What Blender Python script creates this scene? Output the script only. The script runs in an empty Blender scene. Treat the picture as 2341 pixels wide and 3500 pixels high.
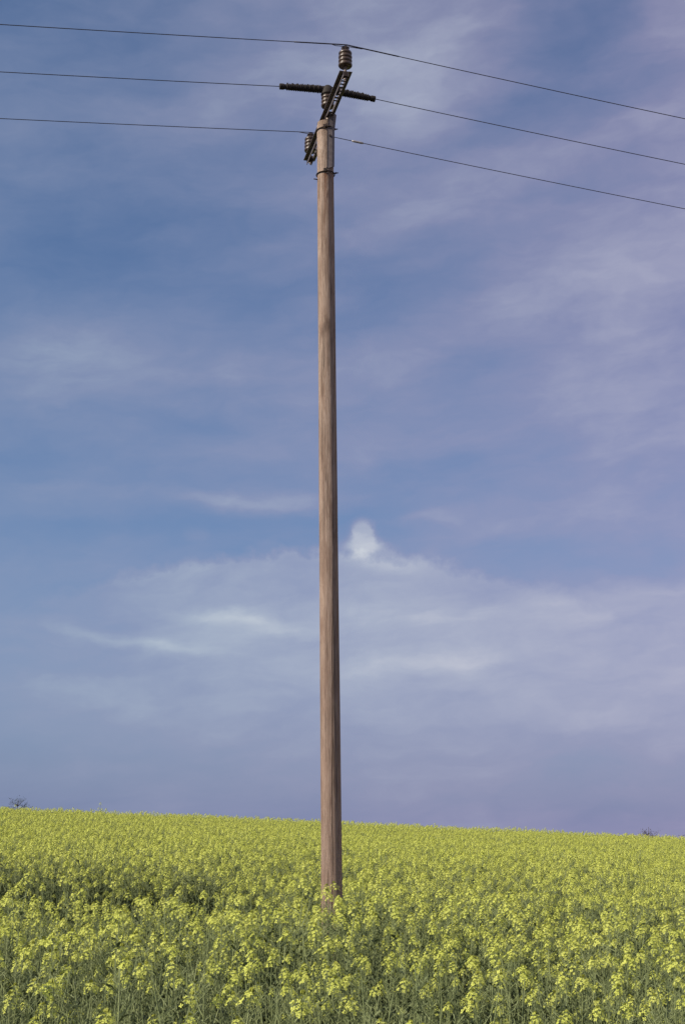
import bpy, math, random
import numpy as np
from mathutils import Vector, Matrix, Euler

R = math.radians
S = bpy.context.scene
COL = S.collection
random.seed(7)
rng = np.random.default_rng(11)

# ------------------------------------------------------------------ camera, sky, sun, exposure
EYE = 2.5
cam_d = bpy.data.cameras.new('camera')
cam = bpy.data.objects.new('camera', cam_d)
COL.objects.link(cam)
cam.location = (0, 0, EYE)
cam.rotation_euler = (R(90 + 13.4), 0, 0)
cam_d.sensor_fit = 'VERTICAL'
cam_d.sensor_height = 36.0
cam_d.lens = 50.0
cam_d.clip_end = 12000
S.camera = cam

S.view_settings.view_transform = 'Standard'
S.view_settings.look = 'None'
S.view_settings.gamma = 1.0
S.view_settings.exposure = 0.14
S.cycles.max_bounces = 4
S.cycles.diffuse_bounces = 2
S.cycles.adaptive_threshold = 0.02
S.cycles.glossy_bounces = 2
S.cycles.transmission_bounces = 3
S.cycles.transparent_max_bounces = 8

SUN_EL, SUN_AZ = 36.0, -63.0          # azimuth measured from straight behind the camera; negative is to the left
sun_to = Vector((math.sin(R(SUN_AZ)) * math.cos(R(SUN_EL)), -math.cos(R(SUN_AZ)) * math.cos(R(SUN_EL)), math.sin(R(SUN_EL))))
sd = bpy.data.lights.new('sun', 'SUN')
sd.energy = 5.0
sd.angle = R(0.55)
sd.color = (1.0, 0.90, 0.76)
so = bpy.data.objects.new('sun', sd)
COL.objects.link(so)
so.rotation_euler = sun_to.to_track_quat('Z', 'Y').to_euler()
so.location = (-20, -10, 30)


class NT:
    """small helper round a node tree"""
    def __init__(s, tree):
        s.t = tree
    def n(s, typ, **kw):
        nd = s.t.nodes.new(typ)
        for k, v in kw.items():
            setattr(nd, k, v)
        return nd
    def link(s, a, b):
        s.t.links.new(a, b)
    def put(s, sock, v):
        if isinstance(v, bpy.types.NodeSocket):
            s.link(v, sock)
        else:
            sock.default_value = v
    def m(s, op, a, b=None, c=None, clamp=False):
        nd = s.n('ShaderNodeMath', operation=op, use_clamp=clamp)
        s.put(nd.inputs[0], a)
        if b is not None: s.put(nd.inputs[1], b)
        if c is not None: s.put(nd.inputs[2], c)
        return nd.outputs[0]
    def ramp(s, fac, stops, interp='LINEAR'):
        nd = s.n('ShaderNodeValToRGB')
        cr = nd.color_ramp
        cr.interpolation = interp
        while len(cr.elements) < len(stops): cr.elements.new(0.5)
        for e, (p, c) in zip(cr.elements, stops):
            e.position = p
            e.color = (*c, 1) if len(c) == 3 else c
        s.put(nd.inputs[0], fac)
        return nd.outputs[0]
    def mix(s, fac, a, b, blend='MIX'):
        nd = s.n('ShaderNodeMix', data_type='RGBA', blend_type=blend)
        s.put(nd.inputs[0], fac); 
        s.put(nd.inputs[6], a if isinstance(a, bpy.types.NodeSocket) else (*a, 1))
        s.put(nd.inputs[7], b if isinstance(b, bpy.types.NodeSocket) else (*b, 1))
        return nd.outputs[2]
    def noise(s, vec, scale, detail=4, rough=0.55, dist=0.0):
        nd = s.n('ShaderNodeTexNoise')
        nd.inputs['Scale'].default_value = scale
        nd.inputs['Detail'].default_value = detail
        nd.inputs['Roughness'].default_value = rough
        nd.inputs['Distortion'].default_value = dist
        if vec is not None: s.link(vec, nd.inputs['Vector'])
        return nd.outputs['Fac']
    def xyz(s, x, y, z):
        nd = s.n('ShaderNodeCombineXYZ')
        s.put(nd.inputs[0], x); s.put(nd.inputs[1], y); s.put(nd.inputs[2], z)
        return nd.outputs[0]


def build_world():
    w = bpy.data.worlds.new('World')
    S.world = w
    w.use_nodes = True
    w.cycles.sampling_method = 'NONE'      # the sky is even enough to be found by the surface rays alone
    t = w.node_tree
    t.nodes.clear()
    g = NT(t)
    sky = g.n('ShaderNodeTexSky', sky_type='NISHITA', sun_disc=False)
    sky.sun_elevation = R(SUN_EL)
    sky.sun_rotation = math.atan2(sun_to.x, sun_to.y)
    sky.altitude = 200
    sky.air_density = 1.0
    sky.dust_density = 0.6
    sky.ozone_density = 2.5
    tc = g.n('ShaderNodeTexCoord')
    sep = g.n('ShaderNodeSeparateXYZ')
    g.link(tc.outputs['Generated'], sep.inputs[0])
    az = g.m('MULTIPLY', g.m('ARCTAN2', sep.outputs[0], sep.outputs[1]), 57.2958)
    el = g.m('MULTIPLY', g.m('ARCSINE', sep.outputs[2]), 57.2958)
    # gentle warping so that no cloud edge is a clean curve
    p0 = g.xyz(g.m('MULTIPLY', az, 0.16), g.m('MULTIPLY', el, 0.34), 0.0)
    w1 = g.m('SUBTRACT', g.noise(p0, 1.1, 4, 0.55), 0.5)
    p0b = g.xyz(g.m('MULTIPLY', az, 0.16), g.m('MULTIPLY', el, 0.34), 7.3)
    w2 = g.m('SUBTRACT', g.noise(p0b, 1.1, 5, 0.58), 0.5)
    azw = g.m('ADD', az, g.m('MULTIPLY', w1, 3.6))
    elw = g.m('ADD', el, g.m('MULTIPLY', w2, 2.0))
    # broad veils of high cloud: long soft streaks that climb to the right
    pv = g.xyz(g.m('ADD', g.m('MULTIPLY', azw, 0.05), g.m('MULTIPLY', elw, -0.02)),
               g.m('ADD', g.m('MULTIPLY', elw, 0.15), g.m('MULTIPLY', azw, -0.022)), 3.1)
    veil = g.noise(pv, 1.5, 6, 0.44, 0.0)
    pf = g.xyz(g.m('ADD', g.m('MULTIPLY', azw, 0.10), g.m('MULTIPLY', elw, -0.02)),
               g.m('ADD', g.m('MULTIPLY', elw, 0.55), g.m('MULTIPLY', azw, -0.03)), 9.7)
    fine = g.noise(pf, 1.5, 7, 0.58, 0.2)
    amt = g.m('ADD', g.m('MULTIPLY', g.m('SUBTRACT', veil, 0.5), 0.60), g.m('MULTIPLY', g.m('SUBTRACT', fine, 0.5), 0.30))
    amt = g.m('ADD', amt, 0.51)
    # soft mottling of the veil
    pm = g.xyz(g.m('MULTIPLY', azw, 0.30), g.m('ADD', g.m('MULTIPLY', elw, 0.62), g.m('MULTIPLY', azw, -0.07)), 14.2)
    amt = g.m('ADD', amt, g.m('MULTIPLY', g.m('SUBTRACT', g.noise(pm, 1.0, 5, 0.55), 0.5), 0.42))
    # the veil is thicker towards the right of the pole and thins out towards the left
    amt = g.m('ADD', amt, g.m('MULTIPLY', sep.outputs[0], 0.55))
    # single clouds: (azimuth, elevation, half width, half height, tilt in degrees, strength)
    for a, e, sx, sy, tl, k in CLOUDS:
        c, s_ = math.cos(R(tl)), math.sin(R(tl))
        dx, dy = g.m('SUBTRACT', azw, a), g.m('SUBTRACT', elw, e)
        X = g.m('DIVIDE', g.m('ADD', g.m('MULTIPLY', dx, c), g.m('MULTIPLY', dy, s_)), sx)
        Y = g.m('DIVIDE', g.m('SUBTRACT', g.m('MULTIPLY', dy, c), g.m('MULTIPLY', dx, s_)), sy)
        r2 = g.m('ADD', g.m('MULTIPLY', X, X), g.m('MULTIPLY', Y, Y))
        amt = g.m('ADD', amt, g.m('MULTIPLY', g.m('EXPONENT', g.m('MULTIPLY', r2, -1.0)), k))
    # low cloud bank with a lumpy upper edge, and the small cumulus tower on it
    pb = g.xyz(g.m('MULTIPLY', az, 0.9), g.m('MULTIPLY', el, 0.9), 1.7)
    lump = g.m('SUBTRACT', g.noise(pb, 1.0, 6, 0.6), 0.5)
    az1 = g.m('ADD', az, g.m('MULTIPLY', lump, 0.7))
    drop = g.m('MULTIPLY', g.m('MULTIPLY', g.m('ADD', az, 1.2), g.m('ADD', az, 1.2)), 0.018)
    edge = g.m('SUBTRACT', g.m('ADD', 12.0, g.m('MULTIPLY', lump, 1.6)), drop)
    below = g.m('SUBTRACT', edge, el)
    top_edge = g.m('MULTIPLY', below, 1.9, clamp=True)
    body = g.m('EXPONENT', g.m('MULTIPLY', g.m('MAXIMUM', below, 0.0), -0.20))
    reach = g.m('EXPONENT', g.m('MULTIPLY', g.m('MULTIPLY', g.m('ADD', az, 1.5), g.m('ADD', az, 1.5)), -0.010))
    amt = g.m('ADD', amt, g.m('MULTIPLY', g.m('MULTIPLY', top_edge, body), g.m('MULTIPLY', reach, 0.42)))
    pc = g.xyz(g.m('MULTIPLY', az, 5.0), g.m('MULTIPLY', el, 5.0), 5.7)
    lump2 = g.m('SUBTRACT', g.noise(pc, 1.0, 5, 0.6), 0.5)
    cum = None
    for a, e, sx, sy, k in CUMULUS:
        X = g.m('DIVIDE', g.m('SUBTRACT', g.m('ADD', az, g.m('MULTIPLY', lump2, 0.30)), a), sx)
        Y = g.m('DIVIDE', g.m('SUBTRACT', g.m('ADD', el, g.m('MULTIPLY', lump2, 0.16)), e), sy)
        r2 = g.m('ADD', g.m('MULTIPLY', X, X), g.m('MULTIPLY', Y, Y))
        puff = g.m('MULTIPLY', g.m('EXPONENT', g.m('MULTIPLY', g.m('MULTIPLY', r2, r2), -0.8)), k)
        cum = puff if cum is None else g.m('ADD', cum, puff)
    cn = g.n('ShaderNodeMath', operation='SMOOTH_MIN'); g.put(cn.inputs[0], cum); cn.inputs[1].default_value = 0.54; cn.inputs[2].default_value = 0.15
    amt = g.m('ADD', amt, g.m('MAXIMUM', cn.outputs[0], 0.0))
    amt = g.m('MAXIMUM', g.m('MINIMUM', amt, 1.35), 0.0)
    blue = g.mix(1.0, sky.outputs[0], (SKY_TINT[0], SKY_TINT[1], SKY_TINT[2]), 'MULTIPLY')
    # slate-blue murk low over the horizon, all the way round
    low = g.m('MULTIPLY', g.m('EXPONENT', g.m('MULTIPLY', g.m('MAXIMUM', el, 0.0), -0.15)), 1.15, clamp=True)
    blue = g.mix(low, blue, tuple(c * CLOUD_GAIN for c in MURK))
    # cloud radiance in the units of the sky texture
    cl = g.ramp(g.m('DIVIDE', amt, 1.35), [(0.0, CLOUD_LO), (0.45, CLOUD_MID), (0.66, CLOUD_PALE), (1.0, CLOUD_HI)])
    cl = g.mix(1.0, cl, (CLOUD_GAIN,) * 3, 'MULTIPLY')
    # cooler over the thin side, rosier where the cloud thickens
    hue = g.m('ADD', 0.5, g.m('MULTIPLY', sep.outputs[0], 1.8), clamp=True)
    cl = g.mix(1.0, cl, g.mix(hue, (0.88, 1.05, 1.0), (1.06, 0.985, 1.0)), 'MULTIPLY')
    fac = g.m('MULTIPLY', amt, 0.95, clamp=True)
    col = g.mix(fac, blue, cl)
    bg = g.n('ShaderNodeBackground')
    g.link(col, bg.inputs[0])
    bg.inputs[1].default_value = SKY_STRENGTH
    out = g.n('ShaderNodeOutputWorld')
    g.link(bg.outputs[0], out.inputs[0])


SKY_STRENGTH = 0.10
SKY_TINT = (0.67, 0.77, 0.91)
CLOUD_LO, CLOUD_MID, CLOUD_HI = (0.19, 0.25, 0.45), (0.325, 0.320, 0.480), (0.68, 0.695, 0.745)
CLOUD_PALE = (0.42, 0.44, 0.565)
MURK = (0.170, 0.200, 0.360)
CLOUD_GAIN = 9.3
CLOUDS = [
    # high veil: pale and clear stretches
    (0.5, 32.0, 4.6, 3.4, -10, 0.22), (-6.5, 29.0, 5.0, 1.2, 25, 0.12), (-12.0, 31.5, 3.5, 2.2, 10, -0.10),
    (10.5, 31.5, 3.6, 2.4, 30, -0.34), (8.0, 28.6, 4.0, 1.1, 18, -0.20), (3.0, 29.5, 3.2, 1.2, -20, 0.02),
    (-4.5, 26.2, 4.0, 1.2, 8, 0.10), (-10.0, 24.0, 5.5, 2.4, 8, -0.22), (-4.0, 22.4, 4.0, 1.6, 5, -0.16),
    (3.5, 23.0, 3.4, 1.6, 25, -0.14), (10.5, 24.3, 4.0, 2.0, 12, 0.04), (3.8, 25.6, 2.8, 0.9, 20, 0.08),
    (-11.5, 19.3, 4.6, 1.8, -4, 0.22), (-7.0, 16.9, 3.5, 0.45, -3, -0.10), (-3.5, 19.2, 2.8, 0.8, 0, 0.10),
    (6.5, 19.6, 3.2, 1.4, 14, -0.10), (11.0, 18.0, 4.0, 1.6, 8, 0.10),
    # clear lane over the low bank
    (-9.0, 14.9, 7.0, 0.8, -2, -0.10), (-7.5, 12.8, 6.5, 0.6, 3, -0.15), (-0.5, 13.0, 1.4, 0.4, 0, -0.08), (2.0, 14.6, 2.2, 0.6, 5, -0.04),
    (-3.4, 13.85, 3.6, 0.36, -2, 0.34),
    # low bank and its streaks
    (0.0, 8.6, 400.0, 3.0, 0, 0.12), (-4.8, 9.3, 2.3, 0.34, -6, 0.19), (-8.6, 8.25, 3.4, 0.26, -8, 0.20),
    (3.4, 13.1, 1.6, 0.25, 8, 0.16), (2.2, 11.3, 2.0, 0.32, 0, 0.12), (11.0, 10.9, 3.0, 0.5, 2, -0.18),
    (4.5, 9.2, 2.6, 0.34, 8, 0.06), (3.2, 9.0, 0.6, 0.5, 0, 0.05), (3.8, 7.3, 2.6, 0.26, 5, 0.06), (6.5, 11.9, 2.5, 0.4, 0, -0.08),
]
CUMULUS = [(0.82, 12.74, 0.44, 0.40, 0.50), (0.86, 12.42, 0.52, 0.40, 0.36), (0.90, 12.10, 0.76, 0.36, 0.36), (0.70, 11.85, 1.5, 0.36, 0.20), (-3.0, 11.90, 0.55, 0.36, 0.15), (-6.0, 12.45, 0.55, 0.30, 0.12)]
build_world()


# ------------------------------------------------------------------ materials
def material(name, rough=0.7, spec=0.3, metal=0.0):
    m = bpy.data.materials.new(name)
    m.use_nodes = True
    b = m.node_tree.nodes['Principled BSDF']
    b.inputs['Roughness'].default_value = rough
    b.inputs['Specular IOR Level'].default_value = spec
    b.inputs['Metallic'].default_value = metal
    return m, NT(m.node_tree), b


def leaf_material(name, base, tip, rough, trans, seed=0.0):
    """thin plant tissue: each plant its own shade, a little light passing through"""
    m, g, b = material(name, rough, 0.25)
    oi = g.n('ShaderNodeObjectInfo')
    tc = g.n('ShaderNodeTexCoord')
    nz = g.noise(tc.outputs['Object'], 55.0, 2, 0.6)
    f = g.m('ADD', g.m('MULTIPLY', oi.outputs['Random'], 0.55), g.m('MULTIPLY', nz, 0.45))
    c = g.mix(f, base, tip)
    g.link(c, b.inputs['Base Color'])
    tr = g.n('ShaderNodeBsdfTranslucent')
    g.link(c, tr.inputs[0])
    mx = g.n('ShaderNodeMixShader')
    mx.inputs[0].default_value = trans
    g.link(b.outputs[0], mx.inputs[1])
    g.link(tr.outputs[0], mx.inputs[2])
    g.link(mx.outputs[0], m.node_tree.nodes['Material Output'].inputs[0])
    return m


M_PETAL = leaf_material('rape_petal', (0.655, 0.71, 0.12), (0.80, 0.82, 0.19), 0.6, 0.35)
M_BUD = leaf_material('rape_bud', (0.30, 0.34, 0.05), (0.42, 0.42, 0.06), 0.6, 0.2)
M_STEM = leaf_material('rape_stem', (0.165, 0.205, 0.078), (0.30, 0.335, 0.145), 0.55, 0.1)
M_LEAF = leaf_material('rape_leaf', (0.042, 0.060, 0.023), (0.095, 0.120, 0.045), 0.5, 0.25)


PBASE_Z = 0.64
def mat_wood():
    m, g, b = material('weathered_wood', 0.85, 0.15)
    tc = g.n('ShaderNodeTexCoord')
    sep = g.n('ShaderNodeSeparateXYZ')
    g.link(tc.outputs['Object'], sep.inputs[0])
    x, y, z = sep.outputs
    ang = g.m('ARCTAN2', y, x)
    ca, sa = g.m('COSINE', ang), g.m('SINE', ang)
    grain = g.noise(g.xyz(g.m('MULTIPLY', ca, 7.0), g.m('MULTIPLY', sa, 7.0), g.m('MULTIPLY', z, 1.1)), 2.2, 8, 0.78, 0.3)
    broad = g.noise(g.xyz(ca, sa, g.m('MULTIPLY', z, 0.35)), 1.7, 4, 0.6)
    c = g.ramp(grain, [(0.25, (0.19, 0.130, 0.098)), (0.50, (0.44, 0.338, 0.262)), (0.72, (0.72, 0.60, 0.49))])
    c = g.mix(g.m('MULTIPLY', broad, 0.45), c, (0.28, 0.18, 0.133))
    blot = g.noise(g.xyz(g.m('MULTIPLY', ca, 1.6), g.m('MULTIPLY', sa, 1.6), g.m('MULTIPLY', z, 1.9)), 1.3, 6, 0.68)
    c = g.mix(g.m('MULTIPLY', g.m('SUBTRACT', blot, 0.46), 3.2, clamp=True), c, (0.185, 0.118, 0.080))
    pit = g.noise(g.xyz(g.m('MULTIPLY', ca, 9.0), g.m('MULTIPLY', sa, 9.0), g.m('MULTIPLY', z, 9.0)), 2.0, 4, 0.7)
    c = g.mix(g.m('MULTIPLY', g.m('SUBTRACT', pit, 0.56), 5.0, clamp=True), c, (0.12, 0.075, 0.052))
    # rust runs under the lower clamp band
    run = g.noise(g.xyz(g.m('MULTIPLY', ca, 5.0), g.m('MULTIPLY', sa, 5.0), g.m('MULTIPLY', z, 0.3)), 2.0, 3, 0.5)
    zb = g.m('SUBTRACT', 11.665 - PBASE_Z, z)
    fade = g.m('MULTIPLY', g.m('GREATER_THAN', zb, 0.0), g.m('EXPONENT', g.m('MULTIPLY', zb, -1.6)))
    c = g.mix(g.m('MULTIPLY', fade, g.m('MULTIPLY', g.m('SUBTRACT', run, 0.40), 4.0, clamp=True)), c, (0.19, 0.095, 0.055))
    # the wood is greyer and redder by height as it weathers
    hz = g.m('MULTIPLY', z, 1 / 12.0, clamp=True)
    c = g.mix(g.m('MULTIPLY', g.m('SUBTRACT', 1.0, hz), 0.55), c, (0.27, 0.172, 0.136))
    # drying checks: thin dark splits along the grain, broken up along the height
    cr = g.noise(g.xyz(g.m('MULTIPLY', ca, 5.0), g.m('MULTIPLY', sa, 5.0), g.m('MULTIPLY', z, 0.16)), 2.0, 2, 0.4)
    line = g.m('SUBTRACT', 1.0, g.m('MULTIPLY', g.m('ABSOLUTE', g.m('SUBTRACT', cr, 0.5)), 42.0), clamp=True)
    gate = g.noise(g.xyz(ca, sa, g.m('MULTIPLY', z, 0.9)), 1.8, 3, 0.5)
    line = g.m('MULTIPLY', line, g.m('MULTIPLY', g.m('SUBTRACT', gate, 0.42), 6.0, clamp=True))
    # the one long split that runs down the front
    wob = g.m('MULTIPLY', g.m('SUBTRACT', g.noise(g.xyz(0.0, 0.0, z), 0.8, 4, 0.6), 0.5), 0.42)
    da = g.m('ABSOLUTE', g.m('SUBTRACT', g.m('ADD', ang, wob), -1.62))
    split = g.m('SUBTRACT', 1.0, g.m('MULTIPLY', da, 18.0), clamp=True)
    sg = g.noise(g.xyz(0.0, 4.0, z), 1.1, 3, 0.6)
    split = g.m('MULTIPLY', split, g.m('MULTIPLY', g.m('SUBTRACT', sg, 0.38), 5.0, clamp=True))
    dark = g.m('MAXIMUM', g.m('MULTIPLY', line, 0.65), split)
    c = g.mix(g.m('MULTIPLY', dark, 0.85), c, (0.06, 0.036, 0.026))
    # knots
    vo = g.n('ShaderNodeTexVoronoi', feature='F1')
    vo.inputs['Scale'].default_value = 1.0
    g.link(g.xyz(g.m('MULTIPLY', ca, 1.5), g.m('MULTIPLY', sa, 1.5), g.m('MULTIPLY', z, 1.1)), vo.inputs['Vector'])
    kn = g.m('SUBTRACT', 1.0, g.m('MULTIPLY', vo.outputs['Distance'], 9.0), clamp=True)
    c = g.mix(g.m('MULTIPLY', kn, 0.8), c, (0.09, 0.045, 0.03))
    g.link(c, b.inputs['Base Color'])
    bp = g.n('ShaderNodeBump')
    bp.inputs['Strength'].default_value = 0.9
    bp.inputs['Distance'].default_value = 0.02
    g.link(g.m('SUBTRACT', grain, g.m('MULTIPLY', dark, 1.2)), bp.inputs['Height'])
    g.link(bp.outputs[0], b.inputs['Normal'])
    return m


def mat_steel(name, a, bcol, rough=0.6, metal=0.25):
    m, g, b = material(name, rough, 0.3, metal)
    tc = g.n('ShaderNodeTexCoord')
    nz = g.noise(tc.outputs['Object'], 22.0, 5, 0.65)
    c = g.mix(g.m('MULTIPLY', g.m('SUBTRACT', nz, 0.3), 2.2, clamp=True), a, bcol)
    g.link(c, b.inputs['Base Color'])
    return m


M_WOOD = mat_wood()
M_STEEL = mat_steel('weathered_steel', (0.095, 0.080, 0.080), (0.18, 0.152, 0.155), 0.65, 0.1)
M_RUST = mat_steel('rusty_band_steel', (0.035, 0.026, 0.024), (0.07, 0.048, 0.04), 0.8, 0.1)
M_PIN = mat_steel('galvanised_pin', (0.13, 0.10, 0.085), (0.26, 0.20, 0.17), 0.5, 0.2)
M_WIRE = mat_steel('dark_conductor', (0.035, 0.03, 0.035), (0.06, 0.052, 0.055), 0.6, 0.2)
M_SLEEVE = mat_steel('aluminium_sleeve', (0.34, 0.30, 0.27), (0.48, 0.43, 0.40), 0.45, 0.2)
M_GUARD = mat_steel('black_plastic', (0.020, 0.016, 0.013), (0.040, 0.031, 0.024), 0.75, 0.0)


def mat_porcelain():
    m, g, b = material('brown_porcelain', 0.16, 0.6)
    tc = g.n('ShaderNodeTexCoord')
    nz = g.noise(tc.outputs['Object'], 14.0, 4, 0.6)
    g.link(g.mix(nz, (0.042, 0.026, 0.016), (0.085, 0.053, 0.033)), b.inputs['Base Color'])
    g.link(g.m('ADD', 0.24, g.m('MULTIPLY', nz, 0.24)), b.inputs['Roughness'])
    return m


M_PORC = mat_porcelain()


def mat_soil():
    m, g, b = material('field_soil', 0.95, 0.1)
    tc = g.n('ShaderNodeTexCoord')
    n1 = g.noise(tc.outputs['Object'], 1.4, 8, 0.65)
    n2 = g.noise(tc.outputs['Object'], 19.0, 5, 0.7)
    c = g.mix(n1, (0.045, 0.034, 0.024), (0.085, 0.066, 0.046))
    c = g.mix(g.m('MULTIPLY', g.m('SUBTRACT', n2, 0.5), 2.0, clamp=True), c, (0.060, 0.080, 0.030))
    g.link(c, b.inputs['Base Color'])
    bp = g.n('ShaderNodeBump')
    bp.inputs['Strength'].default_value = 0.8
    bp.inputs['Distance'].default_value = 0.05
    g.link(n2, bp.inputs['Height'])
    g.link(bp.outputs[0], b.inputs['Normal'])
    return m


M_SOIL = mat_soil()


# ------------------------------------------------------------------ mesh helpers
class MB:
    """collects faces; build() links them as ONE mesh object"""
    def __init__(s):
        s.v, s.f, s.mi = [], [], []
    def add(s, verts, faces, mi=0):
        o = len(s.v)
        s.v.extend([tuple(v) for v in verts])
        s.f.extend([tuple(i + o for i in f) for f in faces])
        s.mi.extend([mi] * len(faces))
    def tube(s, pts, radii, n=8, mi=0, cap=True):
        pts = [Vector(p) for p in pts]
        if not hasattr(radii, '__len__'): radii = [radii] * len(pts)
        verts, prev = [], None
        for i, p in enumerate(pts):
            d = (pts[min(i + 1, len(pts) - 1)] - pts[max(i - 1, 0)]).normalized()
            if prev is None:
                a = Vector((0, 0, 1)) if abs(d.z) < 0.9 else Vector((1, 0, 0))
                u = d.cross(a).normalized()
            else:
                u = (prev - d * prev.dot(d)).normalized()
            prev = u
            w = d.cross(u)
            for k in range(n):
                t = 2 * math.pi * k / n
                verts.append(p + (u * math.cos(t) + w * math.sin(t)) * radii[i])
        faces = []
        for i in range(len(pts) - 1):
            for k in range(n):
                k2 = (k + 1) % n
                faces.append((i * n + k, i * n + k2, (i + 1) * n + k2, (i + 1) * n + k))
        if cap:
            faces.append(tuple(range(n - 1, -1, -1)))
            faces.append(tuple((len(pts) - 1) * n + k for k in range(n)))
        s.add(verts, faces, mi)
    def lathe(s, origin, axis, profile, n=24, mi=0):
        """profile: (distance along the axis, radius)"""
        o, a = Vector(origin), Vector(axis).normalized()
        s.tube_profile(o, a, profile, n, mi)
    def tube_profile(s, o, a, profile, n, mi):
        t0 = Vector((0, 0, 1)) if abs(a.z) < 0.9 else Vector((1, 0, 0))
        u = a.cross(t0).normalized()
        w = a.cross(u)
        verts = []
        for h, r in profile:
            for k in range(n):
                t = 2 * math.pi * k / n
                verts.append(o + a * h + (u * math.cos(t) + w * math.sin(t)) * r)
        faces = []
        for i in range(len(profile) - 1):
            for k in range(n):
                k2 = (k + 1) % n
                faces.append((i * n + k, i * n + k2, (i + 1) * n + k2, (i + 1) * n + k))
        faces.append(tuple(range(n - 1, -1, -1)))
        faces.append(tuple((len(profile) - 1) * n + k for k in range(n)))
        s.add(verts, faces, mi)
    def box(s, c, ax, ay, az):
        """box with centre c and half-axis vectors"""
        c, ax, ay, az = Vector(c), Vector(ax), Vector(ay), Vector(az)
        v = [c + ax * i + ay * j + az * k for k in (-1, 1) for j in (-1, 1) for i in (-1, 1)]
        s.add(v, [(0, 2, 3, 1), (4, 5, 7, 6), (0, 1, 5, 4), (2, 6, 7, 3), (0, 4, 6, 2), (1, 3, 7, 5)])
    def mesh(s, name, mats, smooth=True):
        me = bpy.data.meshes.new(name)
        me.from_pydata(s.v, [], s.f)
        for m in mats: me.materials.append(m)
        if len(mats) > 1: me.polygons.foreach_set('material_index', s.mi)
        if smooth: me.polygons.foreach_set('use_smooth', [True] * len(s.f))
        me.validate()
        me.update()
        return me
    def build(s, name, mat, parent=None, base=(0, 0, 0), smooth=True, bevel=0.0):
        b = Vector(base)
        s.v = [tuple(Vector(v) - b) for v in s.v]
        o = bpy.data.objects.new(name, s.mesh(name, mat if isinstance(mat, list) else [mat], smooth))
        COL.objects.link(o)
        o.parent = parent
        if bevel:
            md = o.modifiers.new('bevel', 'BEVEL'); md.width = bevel; md.segments = 2; md.limit_method = 'ANGLE'
        return o


def smooth_by_angle(o, deg=35):
    me = o.data
    me.polygons.foreach_set('use_smooth', [True] * len(me.polygons))
    try:
        me.set_sharp_from_angle(angle=R(deg))
    except Exception:
        pass


def empty(name, loc, label=None, cat=None, group=None):
    o = bpy.data.objects.new(name, None)
    COL.objects.link(o)
    o.location = loc
    o.empty_display_size = 0.1
    tag(o, label, cat, group)
    return o


def tag(o, label=None, cat=None, group=None, kind=None):
    if label: o['label'] = label
    if cat: o['category'] = cat
    if group: o['group'] = group
    if kind: o['kind'] = kind
    return o


# ------------------------------------------------------------------ terrain
CREST = 70.0
def ground_z(x, y):
    x = np.asarray(x, float); y = np.asarray(y, float)
    xs = 60.0 * np.tanh(x / 60.0)
    z = 0.035 * np.minimum(y, CREST) - 0.044 * xs
    over = np.maximum(y - CREST, 0)
    k = 0.0012
    lim = 45.0
    o1 = np.minimum(over, lim)
    z = z + 0.035 * o1 - k * o1 * o1
    z = z - (2 * k * lim - 0.035) * np.clip(over - lim, 0, 420) * 0.9
    z = z + 0.035 * np.clip(y, -200, 0) * 0.0
    z = z + 0.05 * np.sin(x * 0.35 + 1.0) * np.sin(y * 0.21)
    return z


def build_ground():
    def axis(fine, far):
        return fine + far
    xs = sorted(set([round(v, 2) for v in np.arange(-60, 60.1, 1.5)] + [-4500, -2500, -1200, -600, -300, -150, -90, 90, 150, 300, 600, 1200, 2500, 4500]))
    ys = sorted(set([round(v, 2) for v in np.arange(-15, 130.1, 1.5)] + [-4000, -1500, -500, -150, -50, 150, 180, 220, 280, 350, 450, 520, 600, 800, 1200, 2000, 3500, 5000]))
    X, Y = np.meshgrid(xs, ys)
    Z = ground_z(X, Y)
    nx, ny = len(xs), len(ys)
    mb = MB()
    faces = [(j * nx + i, j * nx + i + 1, (j + 1) * nx + i + 1, (j + 1) * nx + i) for j in range(ny - 1) for i in range(nx - 1)]
    mb.add(np.stack([X.ravel(), Y.ravel(), Z.ravel()], 1).tolist(), faces)
    o = mb.build('ground', M_SOIL)
    tag(o, 'dark soil slope under the rapeseed crop', kind='structure')


build_ground()

# ------------------------------------------------------------------ the pole and what is bolted to it
PY = 18.2
PBASE = Vector((-0.118, PY, float(ground_z(-0.118, PY))))
PTOP_Z = 12.455
LEAN = -0.0107
def pole_x(z): return -0.132 + LEAN * (z - 1.9)
def pole_r(z): return 0.1305 - (z - 1.9) * 0.00150

pole = empty('utility_pole', PBASE, 'tall weathered wooden utility pole with steel crossarm standing in the yellow rapeseed field', 'pole')

# shaft
mb = MB()
n, rings = 48, 120
z0, z1 = PBASE.z - 0.6, PTOP_Z
verts, faces = [], []
rr = random.Random(3)
ph = [rr.uniform(0, 6.28) for _ in range(6)]
for i in range(rings + 1):
    z = z0 + (z1 - z0) * i / rings
    r = pole_r(z)
    for k in range(n):
        t = 2 * math.pi * k / n
        q = 1 + 0.010 * math.sin(2 * t + ph[0] + z * 0.35) + 0.006 * math.sin(3 * t + ph[1] - z * 0.8) + 0.004 * math.sin(7 * t + ph[2] + z * 0.2) + 0.004 * math.sin(z * 2.3 + ph[3])
        if i == rings: q *= 0.965
        verts.append((pole_x(z) + r * q * math.cos(t), PY + r * q * math.sin(t), z))
for i in range(rings):
    for k in range(n):
        k2 = (k + 1) % n
        faces.append((i * n + k, i * n + k2, (i + 1) * n + k2, (i + 1) * n + k))
faces.append(tuple(rings * n + k for k in range(n)))
mb.add(verts, faces)
shaft = mb.build('shaft', M_WOOD, pole, PBASE)
smooth_by_angle(shaft, 50)

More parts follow.
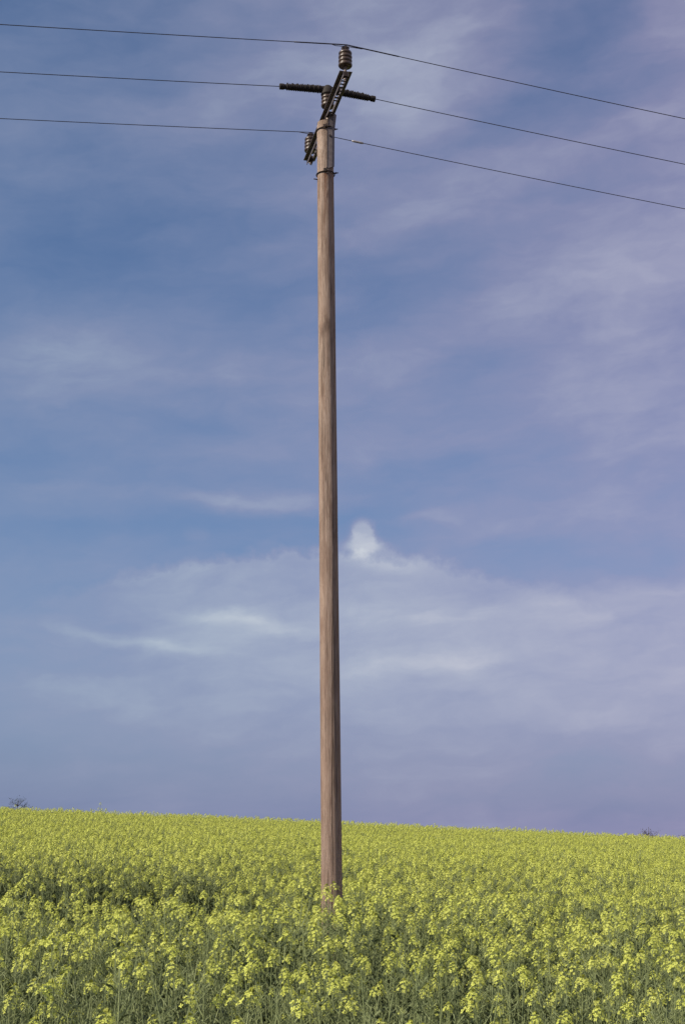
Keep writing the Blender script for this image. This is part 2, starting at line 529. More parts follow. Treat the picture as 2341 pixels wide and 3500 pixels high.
# crossarm: two steel angles with battens between them
A = Vector((0.037, 17.020, 12.600))      # near end insulator
B = Vector((-0.207, 18.076, 12.600))     # middle insulator
C = Vector((-0.475, 19.378, 12.60))     # far end insulator
ad = (A - C); ad.z = 0; ad.normalize()  # along the arm, towards the camera
side = Vector((-ad.y, ad.x, 0)) * 1.0   # across the arm
if side.x < 0: side = -side             # points right
up = Vector((0, 0, 1))
DROP = up * -0.052                      # the pins hold the insulators clear of the arm
e0, e1 = C - ad * 0.11 + DROP, A + ad * 0.045 + DROP
arm = bpy.data.objects.new('crossarm', None); COL.objects.link(arm); arm.parent = pole
L = (e1 - e0).length / 2
mid = (e0 + e1) / 2
def sub(mb, name, mat, parent, **kw):
    return mb.build(name, mat, parent, PBASE, **kw)
for s in (-1, 1):
    mb = MB()
    inner = 0.030
    # vertical leg at the inner side, flange on top pointing outwards
    mb.add(*(lambda P: (P, [(0, 1, 2, 3), (4, 7, 6, 5), (0, 4, 5, 1), (1, 5, 6, 2), (2, 6, 7, 3), (3, 7, 4, 0)]))(
        [mid + ad * (sg * L) + side * (s * (inner + a)) + up * b for sg in (-1, 1) for a, b in ((0, -0.075), (0.007, -0.075), (0.007, -0.0062), (0, -0.0062))]))
    mb.add(*(lambda P: (P, [(0, 1, 2, 3), (4, 7, 6, 5), (0, 4, 5, 1), (1, 5, 6, 2), (2, 6, 7, 3), (3, 7, 4, 0)]))(
        [mid + ad * (sg * L) + side * (s * (inner + a)) + up * b for sg in (-1, 1) for a, b in ((0, -0.006), (0.056, -0.006), (0.056, 0.002), (0, 0.002))]))
    sub(mb, 'angle_bar', M_STEEL, arm, smooth=False)
for t in (0.14, 0.22, 0.31, 0.40, 0.49, 0.58, 0.66, 0.98, 1.07, 1.16, 1.95, 2.10, 2.20):
    mb = MB()
    w = 0.022 if t not in (0.31, 0.58, 1.16) else 0.034
    mb.box(A - ad * t + DROP + up * -0.040, ad * w * 0.5, side * 0.0296, up * 0.005)
    sub(mb, 'batten', M_STEEL, arm, smooth=False)
for P in (A, B, C):
    mb = MB()
    mb.box(P + DROP + up * -0.036, ad * 0.045, side * 0.0293, up * 0.034)
    sub(mb, 'spacer_block', M_RUST, arm, smooth=False)

# mast: steel channel on the front of the pole top that carries the arm
mast = bpy.data.objects.new('mast', None); COL.objects.link(mast); mast.parent = pole
def mast_c(z):
    u = (z - 11.71) / (12.52 - 11.71)
    u2 = max(0, (z - 12.30) / 0.26)
    return Vector((pole_x(z) + 0.062 + 0.012 * u + 0.030 * u2, PY - 0.118 - 0.02 * u - 0.05 * u2, z))
zs = [11.71, 12.0, 12.3, 12.41, 12.52]
def strip(name, f, mat):
    mb = MB()
    P = []
    for z in zs: P += f(mast_c(z), z)
    k = 4
    F = []
    for i in range(len(zs) - 1):
        for j in range(k):
            F.append((i * k + j, i * k + (j + 1) % k, (i + 1) * k + (j + 1) % k, (i + 1) * k + j))
    F += [(3, 2, 1, 0), tuple((len(zs) - 1) * k + j for j in range(k))]
    mb.add(P, F)
    return sub(mb, name, mat, mast, smooth=False)
V = Vector
cut = lambda z, d: d if z == zs[0] else 0.0
strip('web', lambda c, z: [c + V((-0.034, 0, cut(z, 0.0))), c + V((0.030, 0.004, cut(z, 0.02))), c + V((0.030, 0.011, cut(z, 0.02))), c + V((-0.034, 0.007, 0))], M_STEEL)
strip('flange', lambda c, z: [c + V((0.0305, 0.0045, cut(z, 0.02))), c + V((0.062, 0.062, cut(z, 0.05))), c + V((0.056, 0.066, cut(z, 0.05))), c + V((0.0305, 0.012, cut(z, 0.02)))], M_STEEL)
strip('flange', lambda c, z: [c + V((-0.040, -0.004, 0)), c + V((-0.0345, -0.004, 0)), c + V((-0.0345, 0.045, 0)), c + V((-0.040, 0.045, 0))], M_STEEL)
mb = MB(); cc = mast_c(12.20)
mb.tube([cc + V((-0.002, -0.016, 0)), cc + V((-0.002, 0.003, 0))], 0.015, 6)
sub(mb, 'bolt', M_RUST, mast, smooth=False)

# seat plate between the pole top and the arm
mb = MB()
mb.box(V((pole_x(12.46) + 0.03, PY, 12.462)), ad * 0.10, side * 0.05, up * 0.0105)
sub(mb, 'saddle_plate', M_RUST, pole, smooth=False)

# clamp bands round pole and mast
for z, tilt in ((12.335, 0.10), (11.665, 0.06)):
    band = bpy.data.objects.new('clamp_band', None); COL.objects.link(band); band.parent = pole
    mb = MB()
    ring = []
    N = 40
    for k in range(N + 1):
        t = 2 * math.pi * k / N
        r = pole_r(z) + 0.010
        bump = max(0, math.cos(t - R(-62))) ** 6 * (0.034 if z > 12 else 0.012)
        ring.append(V((pole_x(z) + (r + bump) * math.cos(t), PY + (r + bump) * math.sin(t), z + tilt * (r) * math.cos(t) * 0.5)))
    mb.tube(ring, 0.0085, 8, cap=False)
    sub(mb, 'rod', M_RUST, band)
    mb = MB()
    c = V((pole_x(z) + 0.000, PY - pole_r(z) - 0.022, z + 0.012))
    mb.box(c, V((0.024, 0, 0)), V((0, 0.010, 0)), V((0, 0, 0.022)))
    mb.box(c + V((0.02, -0.008, 0.012)), V((0.010, 0, 0)), V((0, 0.012, 0)), V((0.004, 0, 0.022)))
    sub(mb, 'clamp_plate', M_RUST, band, smooth=False)
    mb = MB()
    rx = pole_x(z) + pole_r(z)
    mb.tube([V((rx - 0.01, PY - 0.03, z + 0.012)), V((rx + 0.062, PY - 0.045, z + 0.010))], 0.008, 8)
    mb.tube([V((rx + 0.020, PY - 0.036, z + 0.0115)), V((rx + 0.034, PY - 0.039, z + 0.011))], 0.014, 6)
    sub(mb, 'stud', M_RUST, band)
    if z < 12:
        mb = MB()
        lx = pole_x(z) - pole_r(z)
        mb.tube([V((lx + 0.02, PY - 0.03, z - 0.085)), V((lx - 0.045, PY - 0.05, z - 0.083))], 0.008, 8)
        sub(mb, 'stud', M_RUST, band)

# pin insulators
def insulator(P, lab):
    ins = bpy.data.objects.new('insulator', None); COL.objects.link(ins); ins.parent = pole
    ins['label'] = lab
    mb = MB()
    mb.lathe(P + up * -0.17, up, [(0, 0.013), (0.118, 0.014), (0.1205, 0.026), (0.135, 0.026), (0.137, 0.018), (0.26, 0.016)], 12)
    mb.lathe(P + up * -0.152, up, [(0, 0.024), (0.024, 0.024)], 6)
    o = sub(mb, 'pin', M_PIN, ins); smooth_by_angle(o)
    sheds = [(0.062, 0.094), (0.120, 0.092), (0.176, 0.092), (0.232, 0.089)]
    pr = [(0.036, 0.018), (0.036, 0.046), (0.042, 0.066)]
    for i, (h, r) in enumerate(sheds):
        for q in range(7):
            t = -1.25 + 2.5 * q / 6
            pr.append((h + 0.0255 * math.sin(t), r - 0.022 * (1 - math.cos(t)) * (1.0 if q > 0 else 0.8)))
    pr += [(0.263, 0.060), (0.272, 0.045), (0.283, 0.040), (0.290, 0.046), (0.300, 0.050), (0.316, 0.049), (0.328, 0.042), (0.336, 0.028), (0.340, 0.010)]
    mb = MB()
    mb.lathe(P, up, pr, 36)
    sub(mb, 'porcelain_body', M_PORC, ins)
    return ins

insulator(A, 'brown insulator at the arm end towards the camera, topmost of the three')
insulator(B, 'brown insulator at the middle of the arm under the bird guard')
insulator(C, 'brown insulator at the far arm end, half hidden by the pole')

# conductors (perpendicular to the arm); the sag is a shallow parabola on either side
wd = V((math.cos(R(12.3)), math.sin(R(12.3)), 0))
def wire_pt(P, t, h):
    if t >= 0: z = h - 0.113 * t + 0.0012 * t * t
    else: z = h + 0.071 * t + 0.0009 * t * t
    return P + wd * t + up * z
def wire_run(P, h, a, b, steps):
    return [wire_pt(P, a + (b - a) * i / steps, h) for i in range(steps + 1)]

lines = []
for P, h, off, lab in ((A, 0.338, -0.046, 'dark overhead power line tied to the topmost insulator'),
                       (B, 0.325, 0.0, 'dark overhead power line running through the ribbed black bird guard'),
                       (C, 0.330, -0.046, 'lowest dark overhead power line, with a pale splice sleeve beside the pole')):
    Q = P + ad * -off
    mb = MB()
    pts = wire_run(Q, h, -46, -6, 20)[:-1] + wire_run(Q, h, -6, 0, 12)[:-1] + wire_run(Q, h, 0, 7, 14)[:-1] + wire_run(Q, h, 7, 52, 22)
    mb.tube(pts, 0.0052, 6)
    ln = mb.build('power_line', M_WIRE)
    tag(ln, lab, 'wire', 'three overhead power lines')
    lines.append((ln, Q, h))

def child(mb, name, mat, par, **kw):
    return mb.build(name, mat, par, **kw)
# wrapped rods that thicken the upper line by its insulator, and the tie round the head
ln, Q, h = lines[0]
mb = MB(); mb.tube(wire_run(Q, h, -0.70, 0.72, 14), 0.0085, 8); child(mb, 'armour_rods', M_WIRE, ln)
mb = MB()
tie = [V((A.x + 0.050 * math.cos(t), A.y + 0.050 * math.sin(t), A.z + 0.312)) for t in np.linspace(R(-70), R(250), 20)]
mb.tube([wire_pt(Q, 0.22, h) + up * -0.010] + tie[::1][:1] + tie[1:] + [wire_pt(Q, -0.14, h - 0.022), wire_pt(Q, -0.21, h)], 0.005, 6)
child(mb, 'tie_wire', M_WIRE, ln)
ln, Q, h = lines[2]
mb = MB()
mb.tube(wire_run(Q, h, 0.62, 0.80, 6), [0.010, 0.0165, 0.0165, 0.0165, 0.0165, 0.0165, 0.010], 10)
child(mb, 'splice_sleeve', M_SLEEVE, ln)
mb = MB()
tie = [V((C.x + 0.050 * math.cos(t), C.y + 0.050 * math.sin(t), C.z + 0.302)) for t in np.linspace(R(-70), R(250), 20)]
mb.tube([wire_pt(Q, 0.2, h)] + tie + [wire_pt(Q, -0.2, h)], 0.005, 6)
child(mb, 'tie_wire', M_WIRE, ln)

# bird guard on the middle insulator
guard = bpy.data.objects.new('bird_guard', None); COL.objects.link(guard); guard.parent = pole
guard['label'] = 'black plastic bird guard with two ribbed sleeves'
mb = MB()
mb.lathe(B + up * 0.215, up, [(0, 0.070), (0.004, 0.094), (0.02, 0.096), (0.06, 0.090), (0.10, 0.078), (0.132, 0.062), (0.15, 0.040), (0.158, 0.012)], 28)
sub(mb, 'hood', M_GUARD, guard)
for s in (-1, 1):
    mb = MB()
    a = wire_pt(B, s * 0.04, 0.310); b = wire_pt(B, s * 0.685, 0.325 if s < 0 else 0.322)
    d = (b - a); Ln = d.length
    pr = [(0.0, 0.050)]
    k = 0.05
    while k < Ln - 0.105:
        u = k / Ln
        r = 0.057 - 0.012 * u
        pr += [(k, r * 0.86), (k + 0.013, r * 0.86), (k + 0.015, r * (1.02 + 0.05 * math.sin(k * 97))), (k + 0.026, r * 1.02), (k + 0.028, r * 0.86)]
        k += 0.031
    pr += [(Ln - 0.085, 0.036), (Ln - 0.062, 0.036), (Ln - 0.060, 0.043), (Ln - 0.006, 0.043), (Ln, 0.039)]
    mb.lathe(a, d, pr, 18)
    # stand-up seam along the top, as the two shells clip together
    o = sub(mb, 'ribbed_sleeve', M_GUARD, guard); smooth_by_angle(o, 30)
    mb = MB()
    nd = d.normalized(); q = nd.cross(up).normalized(); w = q.cross(nd)
    for j in range(7 if s < 0 else 6):
        t = 0.10 + j * 0.072
        mb.box(a + nd * t + w * 0.0525, nd * 0.011, q * 0.006, w * 0.010)
    o = sub(mb, 'clips', M_GUARD, guard, smooth=False); o['kind'] = 'stuff'


# ------------------------------------------------------------------ rapeseed plants
def petal_quads(mb, c, nrm, size, rnd, mi=0):
    """four petals, each a small cupped kite"""
    nrm = nrm.normalized()
    a = nrm.cross(Vector((rnd.uniform(-1, 1), rnd.uniform(-1, 1), rnd.uniform(-1, 1)))).normalized()
    b = nrm.cross(a)
    for k in range(4):
        t = k * math.pi / 2 + rnd.uniform(-0.15, 0.15)
        d = a * math.cos(t) + b * math.sin(t)
        e = nrm.cross(d)
        w = size * rnd.uniform(0.30, 0.42)
        lift = nrm * size * rnd.uniform(-0.10, 0.32)
        mb.add([c, c + d * size * 0.62 + e * w + lift * 0.6, c + d * size + lift, c + d * size * 0.62 - e * w + lift * 0.6], [(0, 1, 2, 3)], mi)


def make_cluster(seed):
    """one raceme: dome of open flowers on short stalks, green-yellow buds in the middle"""
    rnd = random.Random(seed)
    mb = MB()
    nf = rnd.randint(18, 26)
    rad = rnd.uniform(0.032, 0.052)
    hgt = rnd.uniform(0.045, 0.075)
    for i in range(nf):
        u = (i + 0.5) / nf
        ang = i * 2.39996 + rnd.uniform(-0.3, 0.3)
        r = rad * (1.0 - 0.55 * u) * rnd.uniform(0.75, 1.2)
        z = -hgt * 0.5 + hgt * u + rnd.uniform(-0.006, 0.006)
        c = Vector((r * math.cos(ang), r * math.sin(ang), z))
        nrm = Vector((math.cos(ang), math.sin(ang), 0.35 + 1.2 * u + rnd.uniform(-0.3, 0.3)))
        petal_quads(mb, c, nrm, rnd.uniform(0.0105, 0.0145), rnd, 0)
        st = Vector((0, 0, z - 0.018))
        e = Vector((-math.sin(ang), math.cos(ang), 0)) * 0.0008
        mb.add([st - e, st + e, c + e, c - e], [(0, 1, 2, 3)], 2)
    for i in range(9):
        ang = i * 2.4
        r = 0.010 * math.sqrt(i / 9)
        c = Vector((r * math.cos(ang), r * math.sin(ang), hgt * 0.55 + 0.006 - r * 0.4))
        s = 0.0042
        mb.add([c + Vector((s, 0, 0)), c + Vector((-s * .5, s * .87, 0)), c + Vector((-s * .5, -s * .87, 0)), c + Vector((0, 0, 0.011)), c + Vector((0, 0, -0.006))],
               [(0, 1, 3), (1, 2, 3), (2, 0, 3), (1, 0, 4), (2, 1, 4), (0, 2, 4)], 1)
    return mb


def add_leaf(mb, p, az, pitch, ln, wd_, droop, rnd, mi=0):
    """a leaf of three bent segments folded along its midrib"""
    d = Vector((math.cos(az), math.sin(az), 0))
    e = Vector((-math.sin(az), math.cos(az), 0))
    rows = []
    q = p.copy(); pt = pitch
    ws = (0.25, 0.9, 1.0, 0.0)
    for i in range(4):
        w = wd_ * ws[i] * rnd.uniform(0.85, 1.15)
        rows.append((q + e * w + up * w * 0.35, q.copy(), q - e * w + up * w * 0.35))
        q = q + (d * math.cos(pt) + up * math.sin(pt)) * ln / 3
        pt -= droop
    v = [x for r_ in rows for x in r_]
    f = []
    for i in range(3):
        o = i * 3
        f += [(o, o + 1, o + 4, o + 3), (o + 1, o + 2, o + 5, o + 4)]
    mb.add(v, f, mi)


N_CL = 6
cluster_mbs = [make_cluster(100 + i) for i in range(N_CL)]
cluster_meshes = [m.mesh('flower_cluster', [M_PETAL, M_BUD, M_STEM], smooth=False) for m in cluster_mbs]


def make_plant(seed, heads):
    """returns stem mesh data, foliage mesh data and the list of raceme placements (matrix, cluster index); height about 1.2 m"""
    rnd = random.Random(seed)
    H = rnd.uniform(1.05, 1.30)
    stem, fol, cl = MB(), MB(), []
    bx, by = rnd.uniform(-0.10, 0.10), rnd.uniform(-0.10, 0.10)
    def spine(u):
        return Vector((bx * u * u + 0.008 * math.sin(u * 7 + seed), by * u * u, H * u))
    stem.tube([spine(u) for u in (0, 0.25, 0.5, 0.72, 0.88, 1.0)], [0.0075, 0.0068, 0.0058, 0.0045, 0.0034, 0.0026], 4, cap=False)
    def raceme(p, d, sc):
        d = d.normalized()
        q = Vector((0, 0, 1)).rotation_difference(d).to_matrix().to_4x4()
        m = Matrix.Translation(p) @ q @ Matrix.Rotation(rnd.uniform(0, 6.28), 4, 'Z') @ Matrix.Scale(sc, 4)
        cl.append((m, rnd.randrange(N_CL)))
    def pods(p, d, n_, ln):
        d = d.normalized()
        for i in range(n_):
            b0 = p - d * (0.05 + ln * i / max(1, n_))
            az = i * 2.4 + rnd.uniform(-.4, .4)
            o = Vector((math.cos(az), math.sin(az), rnd.uniform(0.5, 1.2))).normalized()
            L_ = rnd.uniform(0.025, 0.055)
            e = o.cross(Vector((rnd.uniform(-1, 1), rnd.uniform(-1, 1), 0.1))).normalized() * 0.0016
            stem.add([b0 - e * .5, b0 + e * .5, b0 + o * L_ + e, b0 + o * L_ - e], [(0, 1, 2, 3)])
    if heads: raceme(spine(1.0) + Vector((0, 0, 0.01)), Vector((bx, by, 1.0)), rnd.uniform(0.85, 1.35))
    pods(spine(0.98), Vector((bx * .5, by * .5, 1)), 20, 0.26)
    nb = rnd.randint(3, 4)
    for i in range(nb):
        u0 = 0.48 + 0.36 * (i + rnd.random()) / nb
        az = i * 2.4 + rnd.uniform(-0.5, 0.5)
        p0 = spine(u0)
        top = H * rnd.uniform(0.70, 0.97)
        rise = max(0.12, top - p0.z)
        out = rnd.uniform(0.06, 0.17)
        d = Vector((math.cos(az), math.sin(az), 0))
        P = [p0, p0 + d * out * 0.5 + up * rise * 0.28, p0 + d * out * 0.85 + up * rise * 0.62, p0 + d * out + up * rise]
        stem.tube(P, [0.0038, 0.0033, 0.0028, 0.0022], 3, cap=False)
        if i < heads - 1: raceme(P[3] + up * 0.008, P[3] - P[2], rnd.uniform(0.55, 1.15))
        else: pods(P[3] + up * 0.06, P[3] - P[2], 6, 0.05)
        pods(P[3], P[3] - P[2], 14, 0.17)
        add_leaf(fol, p0, az, 0.7, rnd.uniform(0.07, 0.12), rnd.uniform(0.010, 0.018), 0.35, rnd)
    for i in range(6):
        add_leaf(fol, spine(rnd.uniform(0.5, 0.86)), rnd.uniform(0, 6.28), rnd.uniform(0.5, 1.1), rnd.uniform(0.04, 0.09), rnd.uniform(0.006, 0.012), 0.3, rnd)
    for i in range(9):
        u0 = 0.10 + 0.55 * i / 9 + rnd.uniform(-0.03, 0.03)
        big = 1 - u0
        add_leaf(fol, spine(u0), i * 2.4 + rnd.uniform(-0.6, 0.6), rnd.uniform(0.3, 0.8), 0.10 + 0.17 * big * rnd.uniform(0.7, 1.2), 0.016 + 0.038 * big, rnd.uniform(0.3, 0.6), rnd)
    return stem, fol, cl


HEADS = (1, 2, 0, 1, 3, 0, 4, 2, 1, 3, 0, 5, 2, 1, 4, 1)          # open racemes on each kind of plant
N_VAR = len(HEADS)
variants = []
lib = bpy.data.collections.new('rapeseed_sources')       # not linked to the scene: only a source of shapes
for k in range(N_VAR):
    stem, fol, cl = make_plant(40 + k, HEADS[k])
    joined = MB()
    joined.add(stem.v, stem.f, 0)
    joined.add(fol.v, fol.f, 1)
    for m, ci in cl:
        cm = cluster_mbs[ci]
        o = len(joined.v)
        joined.v.extend([tuple(m @ Vector(v)) for v in cm.v])
        joined.f.extend([tuple(i + o for i in f) for f in cm.f])
        joined.mi.extend([{0: 2, 1: 3, 2: 0}[q] for q in cm.mi])
    jm = joined.mesh('rapeseed_source', [M_STEM, M_LEAF, M_PETAL, M_BUD], smooth=False)
    jo = bpy.data.objects.new('rapeseed_source_%02d' % k, jm)
    lib.objects.link(jo)
    variants.append((stem.mesh('stem', [M_STEM], smooth=False), fol.mesh('foliage', [M_LEAF], smooth=False), cl))

# --- where they stand: jittered grid, thinner patches, and the unsown strip behind the pole
def smooth_noise(x, y, sc, seed):
    r = np.random.default_rng(seed)
    G = r.random((256, 256))
    fx, fy = x / sc + 500.3, y / sc + 500.7
    ix, iy = np.floor(fx).astype(int), np.floor(fy).astype(int)
    tx, ty = fx - ix, fy - iy
    tx, ty = tx * tx * (3 - 2 * tx), ty * ty * (3 - 2 * ty)
    g = lambda a, b: G[a % 256, b % 256]
    return (g(ix, iy) * (1 - tx) + g(ix + 1, iy) * tx) * (1 - ty) + (g(ix, iy + 1) * (1 - tx) + g(ix + 1, iy + 1) * tx) * ty

sp = 0.205
gx, gy = np.meshgrid(np.arange(-32, 32, sp), np.arange(6.4, 97, sp))
px = gx.ravel() + rng.uniform(-0.5, 0.5, gx.size) * sp * 1.1
py = gy.ravel() + rng.uniform(-0.5, 0.5, gx.size) * sp * 1.1
keep = np.abs(px) < 0.2405 * py * 1.06 + 2.6
px, py = px[keep], py[keep]
dens = 0.12 + 0.75 * smooth_noise(px, py, 1.1, 1) + 0.45 * smooth_noise(px, py, 0.45, 2)
dens = np.where(py < 17.5, -0.12 + 1.10 * smooth_noise(px, py, 0.9, 1) + 0.50 * smooth_noise(px, py, 0.4, 2), dens)
dens = dens + 0.25 * np.clip((py - 12) / 8, 0, 1)
dens = np.where(py > 48, dens * 0.66, dens)
u = rng.random(px.size)
# strip: its near edge runs just behind the pole, it closes up towards the right
near_e = 18.05 + 0.05 * px + 0.5 * (smooth_noise(px, px * 0 + 3, 1.1, 5) - 0.5)
depth = np.clip(3.9 - 0.28 * px, 1.6, 4.8) * (0.75 + 0.5 * smooth_noise(px, py * 0, 1.7, 6))
in_gap = (py > near_e) & (py < near_e + depth)
ok = (u < dens) & ~(in_gap & (rng.random(px.size) > 0.24)) & (np.hypot(px - PBASE.x, py - PY) > 0.20)
px, py, in_gap = px[ok], py[ok], in_gap[ok]
sc = 0.84 + 0.20 * smooth_noise(px, py, 2.1, 8) + 0.14 * smooth_noise(px, py, 0.6, 9) + rng.normal(0, 0.085, px.size) - 0.03
sc = np.where(py > 42, 1.0 + (sc - 1.0) * 0.45, sc)
sc = sc + 0.14 * np.exp(-((px - PBASE.x) ** 2 / 3.0 + (py - 17.3) ** 2 / 1.2)) + 0.03
sc = np.where(in_gap, sc * rng.uniform(0.5, 0.92, px.size), sc)
sc = np.clip(sc, 0.4, 1.3)
pz = ground_z(px, py)
rot = rng.uniform(0, 2 * math.pi, px.size)
tx_, ty_ = rng.normal(0, 0.075, px.size), rng.normal(0, 0.075, px.size)
# flowering comes in patches: sort the kinds by how many heads they carry and pick by a patchy field
order = np.array(sorted(range(N_VAR), key=lambda q: HEADS[q]))
pick = np.clip(0.55 * rng.random(px.size) + 0.75 * smooth_noise(px, py, 0.45, 21) - 0.17, 0, 0.999)
pick = np.clip(pick + np.clip((py - 21) / 45, 0, 0.42), 0, 0.999)
pick = np.clip(pick - 0.34 * np.clip((15 - py) / 6, 0, 1), 0, 0.999)
var = order[(pick * N_VAR).astype(int)]

# the 300 that show largest: nearest plants whose heads rise into the frame
tz = pz + 1.18 * sc - EYE
th = R(13.4)
dep = py * math.cos(th) + tz * math.sin(th)
vy = (-py * math.sin(th) + tz * math.cos(th)) / dep
vx = px / dep
inview = (vy > -0.355) & (np.abs(vx) < 0.238)
idx = np.where(inview)[0]
idx = idx[np.argsort(dep[idx])][:300]
single = np.zeros(px.size, bool); single[idx] = True

LABEL = 'yellow flowering rapeseed plant in the front rows at the bottom edge of the field'
LABEL_GREEN = 'green rapeseed plant without open flowers among the yellow front rows of the field'
for i in idx:
    st, fo, cl = variants[var[i]]
    root = bpy.data.objects.new('rapeseed_plant', None)
    COL.objects.link(root)
    root.empty_display_size = 0.05
    root.location = (px[i], py[i], pz[i] - 0.01)
    root.rotation_euler = (tx_[i], ty_[i], rot[i])
    root.scale = (sc[i],) * 3
    tag(root, LABEL if cl else LABEL_GREEN, 'rapeseed plant', 'rapeseed plants in the front rows')
    o = bpy.data.objects.new('stem', st); COL.objects.link(o); o.parent = root
    o = bpy.data.objects.new('foliage', fo); COL.objects.link(o); o.parent = root
    o['kind'] = 'stuff'
    for m, ci in cl:
        o = bpy.data.objects.new('flower_cluster', cluster_meshes[ci]); COL.objects.link(o); o.parent = root
        o.matrix_local = m

# the rest of the crop: one object, plants spread over points
rest = ~single
n_rest = int(rest.sum())
me = bpy.data.meshes.new('rapeseed_crop')
me.vertices.add(n_rest)
me.vertices.foreach_set('co', np.stack([px[rest], py[rest], pz[rest] - 0.01], 1).astype(np.float32).ravel())
at = me.attributes.new('turn', 'FLOAT_VECTOR', 'POINT')
at.data.foreach_set('vector', np.stack([tx_[rest], ty_[rest], rot[rest]], 1).astype(np.float32).ravel())
at = me.attributes.new('size', 'FLOAT', 'POINT')
at.data.foreach_set('value', sc[rest].astype(np.float32))
at = me.attributes.new('kind_index', 'INT', 'POINT')
at.data.foreach_set('value', var[rest].astype(np.int32))
for m in (M_STEM, M_LEAF, M_PETAL, M_BUD): me.materials.append(m)
crop = bpy.data.objects.new('rapeseed_crop', me)
COL.objects.link(crop)
tag(crop, 'dense yellow flowering rapeseed crop covering the slope up to the skyline', 'crop', kind='stuff')
ng = bpy.data.node_groups.new('spread_plants', 'GeometryNodeTree')
ng.interface.new_socket('Geometry', in_out='INPUT', socket_type='NodeSocketGeometry')
ng.interface.new_socket('Geometry', in_out='OUTPUT', socket_type='NodeSocketGeometry')
gi, go = ng.nodes.new('NodeGroupInput'), ng.nodes.new('NodeGroupOutput')
ci = ng.nodes.new('GeometryNodeCollectionInfo')
ci.inputs['Collection'].default_value = lib
ci.inputs['Separate Children'].default_value = True
ci.inputs['Reset Children'].default_value = True
ip = ng.nodes.new('GeometryNodeInstanceOnPoints')
ip.inputs['Pick Instance'].default_value = True
def attr(nm, typ):
    a = ng.nodes.new('GeometryNodeInputNamedAttribute'); a.data_type = typ
    a.inputs['Name'].default_value = nm
    return a.outputs['Attribute']
ng.links.new(gi.outputs[0], ip.inputs['Points'])
ng.links.new(ci.outputs[0], ip.inputs['Instance'])
ng.links.new(attr('kind_index', 'INT'), ip.inputs['Instance Index'])
er = ng.nodes.new('FunctionNodeEulerToRotation')
ng.links.new(attr('turn', 'FLOAT_VECTOR'), er.inputs[0])
ng.links.new(er.outputs[0], ip.inputs['Rotation'])
ng.links.new(attr('size', 'FLOAT'), ip.inputs['Scale'])
ng.links.new(ip.outputs[0], go.inputs[0])
md = crop.modifiers.new('spread', 'NODES')
md.node_group = ng

# one straggler that stands well clear of the crop on the skyline
k = 6
sx_, sy_ = -12.64, 76.0
root = empty('rapeseed_plant', (sx_, sy_, float(ground_z(sx_, sy_)) - 0.01), 'single tall rapeseed plant sticking up above the crop on the skyline', 'rapeseed plant')
root.scale = (1.22, 1.22, 1.36)
st, fo, cl = variants[k]
o = bpy.data.objects.new('stem', st); COL.objects.link(o); o.parent = root
o = bpy.data.objects.new('foliage', fo); COL.objects.link(o); o.parent = root; o['kind'] = 'stuff'
for m, c_ in cl:
    o = bpy.data.objects.new('flower_cluster', cluster_meshes[c_]); COL.objects.link(o); o.parent = root
    o.matrix_local = m

# ------------------------------------------------------------------ trees behind the crest, only their tops show
def mat_plain(name, a, bcol):
    m, g, b = material(name, 0.8, 0.2)
    tc = g.n('ShaderNodeTexCoord')
    g.link(g.mix(g.noise(tc.outputs['Object'], 3.0, 4, 0.6), a, bcol), b.inputs['Base Color'])
    return m
M_BARK = mat_plain('tree_bark', (0.06, 0.045, 0.035), (0.10, 0.078, 0.06))
M_TL1 = leaf_material('tree_leaf_dark', (0.035, 0.055, 0.035), (0.06, 0.08, 0.05), 0.6, 0.2)
M_TL2 = leaf_material('tree_leaf_brown', (0.075, 0.050, 0.030), (0.12, 0.075, 0.045), 0.6, 0.2)

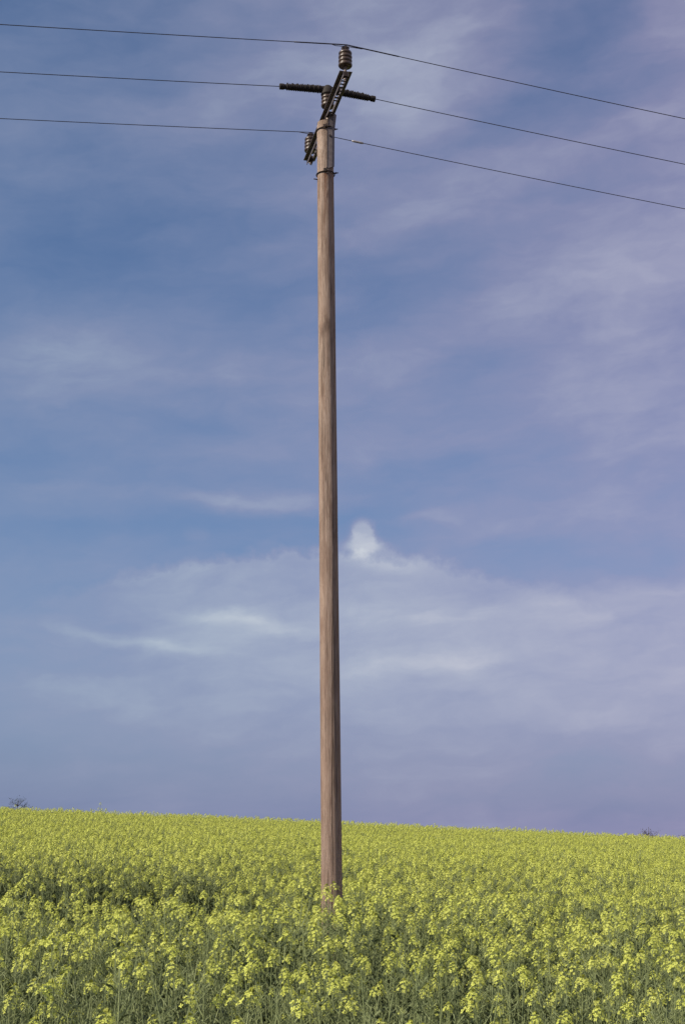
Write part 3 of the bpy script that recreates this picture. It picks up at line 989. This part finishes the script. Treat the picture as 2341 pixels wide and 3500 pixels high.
def tree(x, y, top_z, width, label, mat, seed, leaves):
    rnd = random.Random(seed)
    gz = float(ground_z(x, y))
    Ht = top_z - gz
    root = empty('tree', (x, y, gz), label, 'tree', 'tree tops behind the crest')
    tr, cr = MB(), MB()
    tr.tube([(0, 0, -0.3), (0.05, 0, Ht * 0.35), (-0.05, 0.05, Ht * 0.7), (0, 0, Ht * 0.96)], [0.16, 0.12, 0.07, 0.015], 8)
    tips = [Vector((0, 0, Ht * 0.95))]
    for i in range(34):
        u0 = rnd.uniform(0.35, 0.9)
        az = rnd.uniform(0, 6.28)
        p = Vector((0, 0, Ht * u0))
        reach = width * (1.05 - u0) * rnd.uniform(0.5, 1.2)
        e = p + Vector((math.cos(az) * reach, math.sin(az) * reach, rnd.uniform(0.3, 0.9) * (1.05 - u0) * Ht * 0.55))
        e.z = min(e.z, Ht * rnd.uniform(0.86, 1.0))
        m = (p + e) / 2 + Vector((0, 0, -0.05))
        tr.tube([p, m, e], [0.04, 0.025, 0.008], 5)
        tips += [e, m.lerp(e, 0.5)]
        for j in range(5):
            t = m.lerp(e, rnd.random())
            q = t + Vector((rnd.uniform(-.35, .35), rnd.uniform(-.35, .35), rnd.uniform(0.05, .45)))
            q.z = min(q.z, Ht)
            tr.tube([t, q], [0.012, 0.005], 3)
            tips.append(q)
    for i in range(leaves):
        c = rnd.choice(tips) + Vector((rnd.gauss(0, .13), rnd.gauss(0, .13), rnd.gauss(0, .12)))
        a = Vector((rnd.uniform(-1, 1), rnd.uniform(-1, 1), rnd.uniform(-1, 1))).normalized()
        b = a.cross(Vector((rnd.uniform(-1, 1), rnd.uniform(-1, 1), 1))).normalized()
        s = rnd.uniform(0.03, 0.07)
        cr.add([c - a * s, c + b * s * .6, c + a * s, c - b * s * .6], [(0, 1, 2, 3)])
    tr.build('trunk', M_BARK, root)
    cr.build('crown', mat, root, smooth=False)

def sight(az_deg, el_deg, y):
    return y * math.tan(R(az_deg)), EYE + y / math.cos(R(az_deg)) * math.tan(R(el_deg))
for az_, el_, y_, w_, lab, m_, sd_, lv in (
        (-12.60, 2.00, 150, 4.2, 'dark leafy tree top peeping over the skyline near the frame edge beside the higher slope', M_TL1, 5, 1300),
        (11.85, 1.0, 165, 3.8, 'brownish twiggy tree top showing over the crest beside the lower slope', M_TL2, 6, 800),
        (8.61, 0.80, 190, 2.0, 'tiny brown tree tip just showing over the crest between pole and twiggy tree', M_TL2, 8, 500),
        (13.08, 0.68, 170, 2.0, 'reddish brown tree tip at the extreme end of the lower skyline', M_TL2, 9, 500)):
    x_, z_ = sight(az_, el_, y_)
    tree(x_, y_, z_, w_, lab, m_, sd_, lv)
